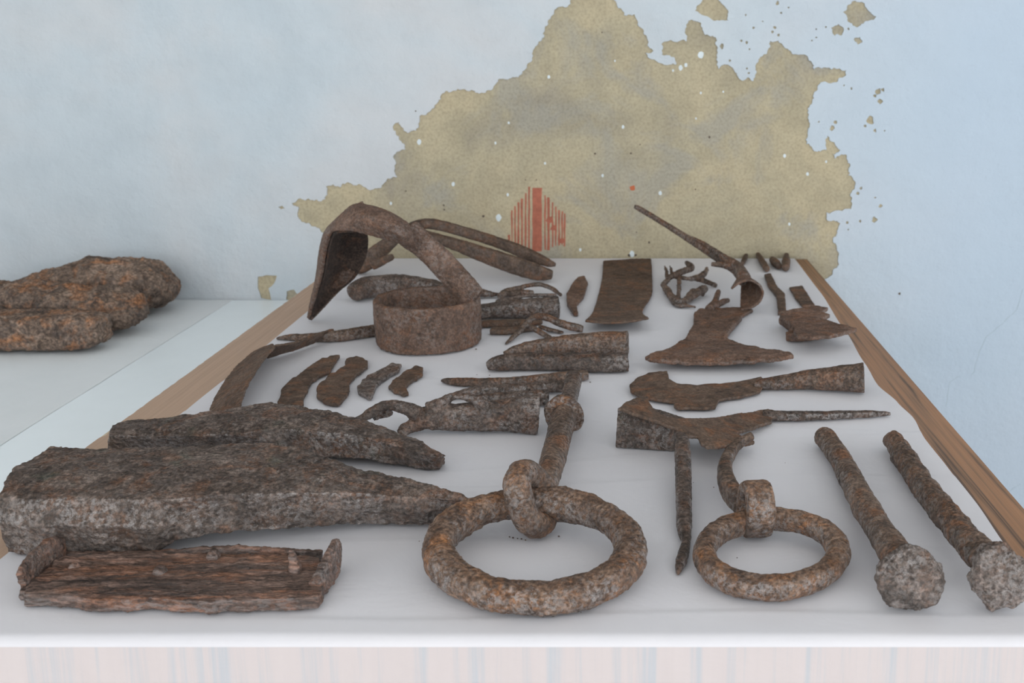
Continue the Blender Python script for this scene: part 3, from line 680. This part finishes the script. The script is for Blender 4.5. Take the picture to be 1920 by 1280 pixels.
def hollow(px0, py0, r0, px1, py1, r1, wall_px=4, k=4):
    """round socket, open at its second end"""
    s0, s1 = sfit(px0, py0), sfit(px1, py1)
    A, B = P(px0, py0, r0 * s0 + .001), P(px1, py1, r1 * s1 + .0005)
    t = (B - A).normalized(); u = t.cross(Vector((0, 0, 1))).normalized(); v = u.cross(t)
    ringp = lambda c, r: [c + (u * math.cos(2 * math.pi * j / 24) + v * math.sin(2 * math.pi * j / 24)) * r for j in range(24)]
    rings = [ringp(A.lerp(B, f), (r0 * s0) * (1 - f) + (r1 * s1) * f) for f in (0, .25, .5, .75, 1)]
    rings += [ringp(A.lerp(B, f), max(0.002, (r0 * s0) * (1 - f) + (r1 * s1) * f - wall_px * s1)) for f in (1, .75, .5, .3)]
    return rings_to_shell(rings)
iron('socket', [rod([(1418, 721, 9, 16), (1440, 720, 12, 14), (1475, 717, 15, 15), (1510, 713, 18, 18)]), hollow(1500, 713, 17, 1620, 709, 28)], R_BOLT, 0.0012, h1, big=0.002, fine=0.001, smooth=1)
iron('iron_spike', [rod([(1275, 812, 10, 11, .020), (1279, 835, 13, 14, .018), (1281, 880, 15, 15, .010), (1282, 940, 15, 15, .004), (1283, 990, 14, 14), (1286, 1018, 9, 9), (1279, 1048, 11, 11), (1274, 1064, 8, 8), (1271, 1077, 3, 3)], 2.6)], R_GLOSS, 0.0011, big=0.002, fine=0.0012, smooth=1,
     label='long tapering iron spike pointing to the viewer, between the two rings', cat='spike')

# ================================================================== middle rows
# torn socketed head with a hole
sk = [rod([(768, 788, 17, 15, .006), (800, 783, 20, 17, .006), (850, 781, 24, 19, .005), (910, 779, 27, 21, .004), (960, 777, 32, 20, .002), (1000, 776, 37, 17, .001), (1010, 776, 37, 14, .001)], 2.8),
      rod([(660, 793, 7, 8, .018), (690, 777, 8, 9, .026), (712, 764, 9, 10, .032), (735, 758, 10, 12, .034), (760, 764, 12, 13, .028), (785, 776, 14, 14, .018)]),
      rod([(790, 790, 16, 14, .004), (765, 800, 12, 11, .004), (749, 812, 8, 9, .002)]),
      rod([(700, 784, 5, 7, .018), (714, 778, 6, 7, .020), (735, 770, 5, 8, .026)]),
      rod([(800, 764, 10, 12, .026), (830, 752, 9, 12, .034), (848, 742, 7, 10, .042), (872, 741, 6, 9, .044), (893, 749, 8, 9, .040), (905, 762, 12, 10, .028)])]
iron('torn_ferrule', sk, R_GLOSS, 0.0014, big=0.005, fine=0.0022, smooth=1, bigsize=0.016,
     label='torn dark iron socket with a hole at its left end, behind the small ploughshare', cat='tool head')
# three bars behind it
iron('iron_bar', [rod([(828, 714, 3, 3), (850, 716, 7, 8), (900, 718, 8, 9), (960, 717, 9, 9), (1020, 711, 9, 9), (1060, 707, 10, 9), (1102, 704, 9, 9)], 3)], R_BOLT, 0.0012, big=0.002,
     label='rearmost thin flat bar of the three behind the torn socket', cat='bar')
iron('iron_bar', [rod([(832, 746, 4, 6, .002), (862, 738, 7, 9, .002), (900, 732, 10, 11, .002), (960, 729, 11, 11, .002), (1060, 722, 11, 10, .002)], 2.6)], R_GLOSS, 0.0012, big=0.0025,
     label='middle bar of the three behind the torn socket, pointed at left', cat='bar')
iron('iron_bar', [rod([(880, 752, 8, 9), (930, 750, 13, 11), (990, 748, 15, 12), (1028, 746, 15, 12)], 2.4)], R_GLOSS, 0.0013, big=0.003,
     label='thick short bar squeezed between the torn socket and the looped bolt', cat='bar')
# paired stout bars
iron('chisel_bar', [rod([(945, 665, 5, 6), (975, 656, 10, 11), (1010, 651, 14, 14), (1060, 648, 18, 17), (1120, 645, 21, 19), (1177, 645, 23, 20)], 2.6)], R_BOLT, 0.0014, big=0.003, fine=0.0014,
     label='rear of two stout tapering iron bars, thick at its right end', cat='bar')
iron('chisel_bar', [rod([(914, 688, 8, 8), (935, 682, 14, 14), (990, 678, 16, 17), (1060, 679, 16, 18), (1120, 681, 17, 18), (1178, 680, 17, 16)], 3)], R_GLOSS, 0.0014, big=0.003, fine=0.0014,
     label='front of two stout iron bars lying together, shiny front side', cat='bar')
# small curved blades
for ol, lab, mt in (
    ([(637, 665), (626, 665), (597, 673), (570, 694), (541, 714), (527, 729), (520, 760), (524, 775), (562, 772), (573, 737), (584, 713), (597, 705), (620, 692)], 'longest of four small curved blades, its end hidden behind the small ploughshare', R_SHEET),
    ([(649, 672), (667, 667), (690, 675), (689, 685), (670, 700), (655, 714), (654, 735), (635, 756), (611, 754), (594, 739), (594, 723), (620, 700), (646, 685)], 'broad paddle-shaped blade, widest of the four small blades', R_SHEET),
    ([(734, 680), (753, 682), (748, 692), (719, 708), (705, 723), (699, 740), (693, 745), (672, 735), (670, 723), (690, 702)], 'small curved blade with grey ashy lower end', R_ASH),
    ([(780, 684), (794, 689), (791, 700), (769, 714), (760, 724), (766, 735), (757, 737), (740, 732), (727, 723), (740, 708), (769, 691)], 'smallest hooked blade, nearest the round collar of the four', R_SHEET)):
    iron('sickle_fragment', [plate(ol, 0.006, 0.0065, 2.0)], mt, 0.0011, big=0.0016, fine=0.001, smooth=2, label=lab, cat='blade')
# bent strip at the left edge
A_ = [[P(390, 778, .0015), P(420, 778, .012), P(447, 773, .020)], [P(404, 746, .0015), P(436, 738, .018), P(462, 729, .028)], [P(428, 708, .0015), P(455, 703, .018), P(478, 700, .031)], [P(451, 682, .002), P(474, 681, .020), P(491, 680, .033)], [P(480, 659, .006), P(494, 661, .022), P(505, 663, .034)], [P(512, 646, .018), P(514, 649, .026), P(516, 652, .033)]]
B_ = [[P(500, 672, .003), P(508, 660, .018), P(517, 648, .032)], [P(550, 657, .003), P(550, 650, .015), P(552, 643, .026)], [P(602, 638, .004), P(597, 632, .014), P(590, 627, .022)], [P(627, 622, .010), P(626, 620, .014), P(626, 618, .018)]]
iron('bent_strip', [sheet(A_, 0.0035), sheet(B_, 0.0035)], R_SHEET, 0.0011, big=0.0025, fine=0.001, smooth=1, label='sharply bent thin iron strip leaning beside the left wooden edge', cat='strip')
iron('flat_rod', [rod([(519, 635, 2, 4), (540, 633, 5, 8), (575, 633, 7, 9), (620, 632, 10, 9), (665, 626, 11, 9), (712, 618, 11, 9), (740, 611, 9, 9)], 3)], R_BOLT, 0.0012, big=0.0016, label='flat iron rod running from the bent strip to behind the round collar', cat='rod')

# round collar with rising arm and torn hood
cl = thing('collared_arm', 'round rust red collar with thick arm rising to a torn hood, left rear', 'fitting', P(805, 640, 0))
CC = Vector(((805 - CX) * 0.000862, 1.62, TZ))
n = 56
def ringc(r, z, wob=0.012): return [CC + Vector((math.cos(a) * r * (1 + wob * noise.noise(Vector((math.cos(a) * 2, math.sin(a) * 2, z * 20)))), math.sin(a) * r * (1 + wob * noise.noise(Vector((math.cos(a) * 2, math.sin(a) * 2, z * 20)))), z)) for a in [2 * math.pi * j / n for j in range(n)]]
rg = [ringc(.083, .0006), ringc(.0845, .02), ringc(.085, .05), ringc(.085, .071), ringc(.082, .0745), ringc(.075, .0735), ringc(.073, .05), ringc(.072, .02), ringc(.072, .0006)]
iron('collar', [rings_to_shell(rg, True)], R_CUP, 0.0019, cl, big=0.0035, fine=0.0014, smooth=2, bigsize=0.018)
iron('arm', [rodV([(893, 562, 1.60, 22, 10), (878, 548, 1.605, 27, 13), (850, 517, 1.615, 26, 14), (820, 485, 1.62, 25, 15), (790, 458, 1.625, 25, 16), (765, 438, 1.63, 27, 18)], 2.8)], R_CUP, 0.0018, cl, big=0.003, fine=0.0014, smooth=2, bigsize=0.016)
hood = [  # rows from the near rim over the ridge to the far rim, going from the arm down to the tip
    [V(782, 468, 1.60), V(775, 448, 1.585), V(768, 428, 1.60), V(762, 420, 1.64), V(757, 428, 1.68)],
    [V(742, 454, 1.59), V(740, 430, 1.57), V(736, 408, 1.60), V(730, 402, 1.65), V(726, 414, 1.70)],
    [V(704, 444, 1.60), V(703, 416, 1.58), V(700, 395, 1.61), V(695, 390, 1.67), V(690, 402, 1.73)],
    [V(664, 433, 1.61), V(664, 412, 1.60), V(664, 392, 1.63), V(664, 388, 1.69), V(672, 404, 1.75)],
    [V(634, 434, 1.62), V(630, 424, 1.625), V(634, 412, 1.66), V(648, 410, 1.72), V(684, 432, 1.77)],
    [V(620, 440, 1.63), V(612, 438, 1.65), V(614, 436, 1.70), V(634, 442, 1.76), V(688, 455, 1.79)],
    [V(611, 468, 1.65), V(602, 470, 1.68), V(606, 474, 1.73), V(628, 478, 1.78), V(682, 484, 1.80)],
    [V(604, 512, 1.68), V(596, 514, 1.71), V(602, 518, 1.75), V(622, 518, 1.785), V(662, 519, 1.79)],
    [V(592, 553, 1.71), V(587, 556, 1.735), V(592, 560, 1.76), V(604, 560, 1.775), V(622, 562, 1.775)],
    [V(579, 597, 1.745), V(578, 598, 1.750), V(579, 600, 1.755), V(581, 601, 1.758), V(584, 602, 1.758)]]
hd = sheet(hood, 0.006)
iron('hood_shade', [sheet([[q + Vector((0.0055, 0, -0.004 if n_ < 5 else 0.006)) for q in r] for n_, r in enumerate([[a_.lerp(r[2], 0.06) if i_ == 0 else (a_.lerp(r[2], 0.05) if i_ == 4 else a_) for i_, a_ in enumerate(r)] for r in hood[3:10]])], 0.003)], R_SHADE, 0.0013, cl, big=0.001, fine=0.0008, smooth=1)['label'] = 'dark sheet standing in for shade inside the hood'  # added dark sheet, its colour imitates the shade in the hollow
iron('hood', [hd, rodV([(664, 392, 1.64, 7), (674, 386, 1.65, 5), (680, 379, 1.66, 2)])], R_CUP, 0.0017, cl, big=0.002, fine=0.0012, smooth=1, bigsize=0.016)

# pair of long blades bent over like spring shears
shears = [rodV([(672, 508, 2.16, 10, 12), (690, 492, 2.15, 16, 14), (720, 466, 2.14, 14, 12), (752, 440, 2.13, 10, 12), (785, 424, 2.14, 9, 14), (815, 423, 2.15, 10, 12), (852, 432, 2.16, 10, 10), (925, 454, 2.17, 10, 10), (980, 475, 2.16, 11, 10), (1020, 492, 2.15, 9, 9), (1042, 499, 2.15, 3, 6)], 3)]
iron('shears', shears + [rodV([(770, 432, 2.12, 8, 12), (805, 445, 2.11, 8, 12), (852, 460, 2.10, 11, 12), (910, 481, 2.09, 15, 11), (968, 501, 2.085, 17, 10), (1010, 514, 2.08, 15, 9), (1036, 518, 2.08, 8, 8)], 3), rodV([(700, 500, 2.10, 9, 10), (735, 484, 2.09, 6, 10)], 3)], R_SHEET, 0.0017, big=0.0025, fine=0.0012, smooth=1,
     label='arched pair of long flat blades, farthest back behind the collar', cat='shears')
iron('socketed_gouge', [rod([(664, 550, 17, 17), (690, 540, 20, 19), (740, 536, 20, 19), (790, 539, 17, 19), (840, 545, 12, 18), (890, 550, 9, 15), (936, 554, 3, 5)], 2.3)], R_GLOSS, 0.0017, big=0.005, fine=0.0014, bigsize=0.02,
     label='thick socketed blade lying crosswise behind the round collar', cat='blade')
iron('half_round_ferrule', [rod([(880, 588, 12, 16), (920, 583, 14, 18), (960, 580, 17, 20), (1000, 578, 19, 21)], 2.2), hollow(985, 579, 18, 1048, 577, 21, 4), rod([(930, 566, 3, 3, .026), (985, 556, 3, 4, .030), (1044, 554, 3, 4, .030)])], R_GLOSS, 0.0014, big=0.0025,
     label='glossy dark half-round socket right of the round collar', cat='socket')
iron('iron_hook', [rod([(938, 556, 6, 7), (950, 548, 7, 8), (968, 542, 5, 6, .006), (990, 536, 4, 5, .012), (1012, 534, 4, 5, .014), (1034, 541, 4, 5, .010), (1052, 554, 3, 3, .004)]), rod([(945, 552, 5, 6), (975, 549, 6, 8), (1000, 549, 4, 6)])], R_BOLT, 0.0013, big=0.0018, smooth=1,
     label='thin curved iron hook arching behind the glossy half-round socket', cat='hook')
iron('iron_strip', [rod([(885, 608, 5, 12), (930, 607, 6, 12), (980, 606, 6, 11), (1015, 604, 4, 8)], 4)], R_SHEET, 0.0013, big=0.0015, smooth=1, label='flat strip lying just in front of the glossy half-round socket', cat='strip')
iron('iron_strip', [rod([(920, 621, 6, 9), (950, 621, 6, 10), (985, 617, 5, 10), (1005, 616, 4, 8)], 4)], R_SHEET, 0.0013, big=0.0015, smooth=1, label='short flat strip under the twisted prongs', cat='strip')
iron('twisted_prongs', [rod([(948, 645, 2, 2), (962, 632, 5, 5, .002), (978, 618, 5, 5, .006), (990, 603, 6, 6, .014), (1008, 593, 6, 8, .020), (1030, 597, 6, 8, .018), (1050, 606, 7, 8, .010), (1075, 613, 8, 8, .002), (1093, 617, 6, 6, .000)]),
      rod([(985, 606, 5, 5, .012), (1003, 617, 5, 6, .007), (1020, 627, 5, 6, .002), (1034, 634, 3, 4)]), rod([(1010, 612, 4, 5, .007), (1030, 618, 4, 6, .002), (1056, 624, 3, 4)])], R_BOLT, 0.0013, big=0.002, smooth=1,
     label='twisted forked iron prongs lying behind the stout bars', cat='prongs')
iron('leaf_knife', [plate([(1096, 517), (1102, 529), (1095, 553), (1081, 568), (1084, 586), (1075, 585), (1063, 568), (1062, 550), (1072, 532), (1083, 519)], 0.008, 0.0085, 0.8)], R_CUP, 0.0013, big=0.002, smooth=3,
     label='small leaf-shaped blade left of the rectangular plate', cat='blade')
# rectangular bent plate
pr = [[P(1131, 490, .006), P(1160, 488, .0065), P(1190, 486, .0065), P(1221, 486, .006)], [P(1129, 520, .003), P(1160, 519, .003), P(1192, 519, .003), P(1223, 520, .003)], [P(1122, 553, .004), P(1155, 553, .004), P(1190, 553, .004), P(1222, 553, .004)],
      [P(1113, 582, .010), P(1146, 583, .010), P(1178, 582, .010), P(1207, 578, .010)], [P(1106, 594, .015), P(1140, 596, .015), P(1174, 595, .015), P(1206, 590, .015)], [P(1097, 602, .021), P(1136, 606, .021), P(1178, 604, .021), P(1217, 597, .021)]]
iron('curved_plate', [sheet(pr, 0.004)], R_SHEET, 0.0014, big=0.0016, fine=0.0008, smooth=1, label='rectangular thin iron plate curling up at its near edge', cat='plate')
# tangle of twisted fragments
tg = [[(1241, 538, 5, 5, .004), (1250, 528, 5, 5, .012), (1257, 520, 5, 5, .018), (1271, 514, 6, 6, .016), (1286, 508, 6, 6, .012), (1295, 503, 7, 7, .012), (1288, 494, 4, 4, .018)], [(1252, 528, 4, 4, .012), (1250, 512, 3, 3, .018), (1246, 500, 1.5, 1.5, .022)],
      [(1247, 540, 6, 6), (1258, 556, 7, 7), (1270, 567, 7, 7), (1286, 566, 6, 6), (1302, 555, 6, 6, .004), (1312, 547, 8, 8, .004), (1322, 543, 7, 7, .003)], [(1266, 520, 4, 4, .014), (1290, 524, 4, 4, .014), (1310, 521, 6, 6, .010), (1322, 513, 5, 5, .016), (1326, 503, 2, 2, .024)],
      [(1308, 524, 5, 5, .006), (1325, 530, 5, 5, .002), (1342, 537, 4, 4)], [(1259, 560, 4, 4), (1266, 572, 4, 4), (1284, 574, 4, 5), (1304, 577, 2, 2)], [(1273, 525, 4, 4, .012), (1273, 545, 4, 4, .012), (1272, 562, 4, 4, .004)], [(1260, 518, 3, 3, .016), (1258, 505, 2, 2, .020), (1256, 500, 1, 1, .022)], [(1285, 565, 5, 5, .002), (1300, 548, 5, 6, .008), (1320, 552, 6, 6)]]
iron('twisted_tangle', [rod(p) for p in tg], R_BOLT, 0.0013, big=0.0045, fine=0.0012, smooth=1, bigsize=0.012, label='spiky tangle of twisted iron links right of the rectangular plate', cat='fragments')
# hoe with curled socket and long rod
ho = thing('iron_hoe', 'T-shaped iron hoe with curled socket and long thin rod rising behind', 'hoe', P(1350, 640, 0))
hb = [(1209, 659, .028), (1225, 664, .027), (1262, 667, .025), (1302, 669, .024), (1362, 669, .024), (1410, 667, .025), (1453, 663, .027), (1489, 656, .029), (1483, 650, .029), (1437, 644, .026), (1392, 635, .023), (1364, 624, .020), (1368, 606, .018), (1392, 582, .016), (1412, 572, .015), (1400, 566, .016), (1350, 569, .018), (1311, 570, .018), (1302, 577, .018), (1299, 602, .018), (1283, 626, .020), (1253, 644, .024), (1220, 652, .027)]
iron('blade', [plate(hb, 0.006, amp=0.9, floor=False), rod([(1385, 590, 6, 7, .008), (1366, 610, 7, 7, .010), (1356, 628, 4, 6, .015)])], R_CUP, 0.0015, ho, big=0.003, fine=0.001, smooth=1)
D0 = P(1390, 572, .018).y
arc = [(1388, 575), (1412, 568), (1426, 556), (1431, 541), (1424, 526), (1408, 518), (1391, 520), (1378, 528), (1371, 534)]
rws = [[V(x, y, D0) for x, y in arc]]
for f_, d_ in ((0.35, 0.045), (0.7, 0.09), (0.92, 0.14)):
    rws.append([V(x + (1394 - x) * f_ - 4 * f_, y + (505 - y) * f_, D0 + d_) for x, y in arc])
iron('curled_socket', [sheet(rws, 0.0045)], R_CUP, 0.0013, ho, big=0.0012, fine=0.001, smooth=1)
iron('long_rod', [rodV([(1396, 517, D0 + .08, 13), (1384, 498, D0 + .16, 13, 11), (1362, 483, D0 + .20, 11, 10), (1330, 464, D0 + .25, 8, 9), (1295, 443, D0 + .30, 6, 7), (1240, 409, D0 + .36, 5, 5), (1205, 388, D0 + .39, 5, 5), (1190, 380, D0 + .40, 4, 4)], 2.6),
      rodV([(1297, 437, D0 + .29, 2), (1320, 450, D0 + .26, 4), (1350, 470, D0 + .21, 6), (1376, 488, D0 + .17, 8)]), rodV([(1334, 488, D0 + .19, 4), (1352, 489, D0 + .18, 6), (1374, 493, D0 + .16, 8)])], R_BOLT, 0.0014, ho, big=0.0018, smooth=1)
iron('prong', [rod([(1330, 572, 8, 9, .010), (1340, 559, 6, 6, .014), (1346, 543, 5, 5, .020), (1347, 538, 4, 4, .022)]), rod([(1340, 566, 6, 7, .012), (1354, 559, 6, 6, .014), (1366, 555, 4, 4, .016)])], R_CUP, 0.0013, ho, big=0.002, smooth=1)
# axe and strips at the right rear
ax = [(1462, 591, .026), (1470, 583, .028), (1500, 577, .030), (1531, 573, .030), (1553, 577, .030), (1541, 584, .030), (1556, 589, .029), (1543, 597, .030), (1565, 604, .030), (1607, 616, .030), (1585, 622, .030), (1556, 629, .031), (1520, 632, .031), (1496, 630, .031), (1488, 620, .030), (1490, 610, .029), (1474, 601, .027)]
iron('axe_head', [plate(ax, 0.0065, amp=0.8, floor=False), rod([(1468, 600, 11, 9), (1488, 614, 13, 10), (1486, 628, 12, 10)]), rod([(1474, 632, 9, 8, .001), (1510, 629, 11, 12, .001), (1552, 624, 8, 10, .002)], 3)], R_CUP, 0.0014, big=0.002, fine=0.001, smooth=1,
     label='winged axe head with pointed right corner overhanging the right wooden edge', cat='axe')
iron('iron_strip', [plate([(1480, 538), (1490, 537), (1504, 535), (1516, 553), (1528, 571), (1504, 572), (1492, 557)], 0.005, 0.0055, 0.6)], R_SHEET, 0.0012, big=0.001, smooth=1, label='short flat strip between the axe head and the right wooden edge', cat='strip')
iron('iron_strip', [plate([(1433, 514), (1445, 512), (1459, 538), (1472, 550), (1474, 583), (1459, 585), (1456, 553), (1440, 532)], 0.007, 0.0075, 0.6)], R_SHEET, 0.0013, big=0.0015, smooth=1, label='narrow kinked strip left behind the axe head', cat='strip')
iron('iron_nail', [rod([(1415, 467, 1.5, 2), (1420, 475, 4, 4), (1428, 489, 6, 6), (1438, 505, 6, 6)])], R_SHEET, 0.0014, big=0.0015, label='long pointed nail above the kinked strip, at the wall', cat='nail')
iron('iron_nail', [rod([(1401, 475, 2, 2), (1397, 484, 5, 5), (1392, 494, 4, 4)])], R_SHEET, 0.0014, big=0.001, label='tiny nail at the wall just behind the curled socket', cat='nail')
iron('iron_nail', [rod([(1448, 487, 6, 6), (1455, 494, 8, 8), (1461, 500, 6, 6)])], R_SHEET, 0.0014, big=0.002, label='left of two stubby nails at the rear right corner', cat='nail')
iron('iron_nail', [rod([(1475, 478, 4, 4), (1474, 490, 8, 8), (1473, 503, 7, 7)])], R_SHEET, 0.0014, big=0.002, label='right of two stubby nails at the rear right corner', cat='nail')

# settle every find made of parts on the cloth
for r_ in [o for o in COL.objects if o.type == 'EMPTY' and o.get('category') not in ('table', 'tablecloth')]:
    mz = min(v.co.z + r_.location.z for c_ in COL.objects if c_.parent == r_ for v in c_.data.vertices)
    r_.location.z += TZ + 0.0004 - mz

# ================================================================== lumps on the lower table
def lump(cx, cy, sx, sy, sz, e=2.6, yaw=0.0):
    rings = []
    c, s_ = math.cos(yaw), math.sin(yaw)
    for i in range(1, 16):
        t = -math.pi / 2 + math.pi * i / 16
        rr, zz = abs(math.cos(t)) ** (2 / e), sgp(math.sin(t), 2 / e)
        rg = []
        for j in range(36):
            a = 2 * math.pi * j / 36
            x, y = sx * rr * sgp(math.cos(a), 2 / e), sy * rr * sgp(math.sin(a), 2 / e)
            rg.append(Vector((cx + x * c - y * s_, cy + x * s_ + y * c, TZ + LH + sz + sz * zz)))
        rings.append(rg)
    return rings_to_shell(rings)
def PL(px, py, h=0.0): return P(px, py, LH + h)
a = PL(215, 570, .02)
kw = dict(big=0.026, fine=0.008, smooth=3, bigsize=0.05, finesize=0.012, pits=0.0035, seat=TZ + LH + 0.0004)
iron('slag_lump', [lump(-1.130, 2.222, 0.140, 0.090, 0.055, 2.6), lump(-1.20, 2.215, 0.13, 0.085, 0.046, 2.4), lump(-1.31, 2.20, 0.15, 0.085, 0.032, 2.3)], R_LUMP, 0.0036, label='largest rounded rusty lump, at the back against the wall', cat='slag lump', **kw)
iron('slag_lump', [lump(-1.095, 2.045, 0.115, 0.062, 0.043, 2.6, 0.08), lump(-1.18, 2.055, 0.13, 0.060, 0.048, 2.3), lump(-1.29, 2.05, 0.13, 0.06, 0.037, 2.3)], R_LUMP, 0.0036, label='middle rusty lump between the largest and the front lump', cat='slag lump', **kw)
kw['big'] = 0.015
iron('slag_lump', [lump(-1.155, 1.918, 0.160, 0.042, 0.034, 5, 0.0)], R_LUMP, 0.0033, label='front flat-sided rusty lump, cut by the left picture edge', cat='slag lump', **kw)

# rust crumbs lying on the cloth
cb = []
for x, y, r in [(955, 1007, 2), (962, 1009, 3), (970, 1010, 2), (978, 1011, 2.5), (985, 1013, 2), (1048, 1006, 2.5), (1080, 1147, 2), (1089, 1148, 1.5), (786, 1015, 1.6), (1338, 914, 1.6), (1107, 717, 2), (1382, 1046, 1.6), (918, 704, 1.6), (894, 703, 1.5), (1243, 670, 2), (1300, 905, 1.3), (1472, 868, 1.2), (893, 655, 2)]:
    p = P(x, y, 0); s_ = scl(p) * r
    cb.append((lambda c, q: ([c + Vector((q * random.uniform(.6, 1.3), 0, 0)), c + Vector((-q * random.uniform(.6, 1.3), q * .3, 0)), c + Vector((0, q * 1.4, 0)), c + Vector((0, -q * 1.2, 0)), c + Vector((0, 0, q * .8)), c + Vector((0, 0, -q * .2))],
               [(0, 2, 4), (2, 1, 4), (1, 3, 4), (3, 0, 4), (2, 0, 5), (1, 2, 5), (3, 1, 5), (0, 3, 5)]))(p + Vector((0, 0, s_ * .2 + .0002)), s_))
place(mesh_from(cb, 'rust_crumbs'), 'rust_crumbs', R_SHEET, None, 'tiny dark rust crumbs scattered on the grey cloth', 'crumbs', kind='stuff', smooth=False)

# repeats share a group
for nm, g in (('ploughshare', 'iron ploughshares at the front left'), ('ring_bolt', 'ring bolts at the front'), ('iron_bolt', 'round headed bolts at the right'), ('billhook', 'billhooks at the right'),
              ('sickle_fragment', 'small curved blades left of the middle'), ('iron_bar', 'thin bars behind the torn socket'), ('chisel_bar', 'stout bars in the middle'), ('iron_strip', 'flat iron strips'),
              ('iron_nail', 'nails at the rear right corner'), ('slag_lump', 'rusty lumps on the lower white table')):
    for o in COL.objects:
        if o.name.split('.')[0] == nm and o.parent is None: o['group'] = g
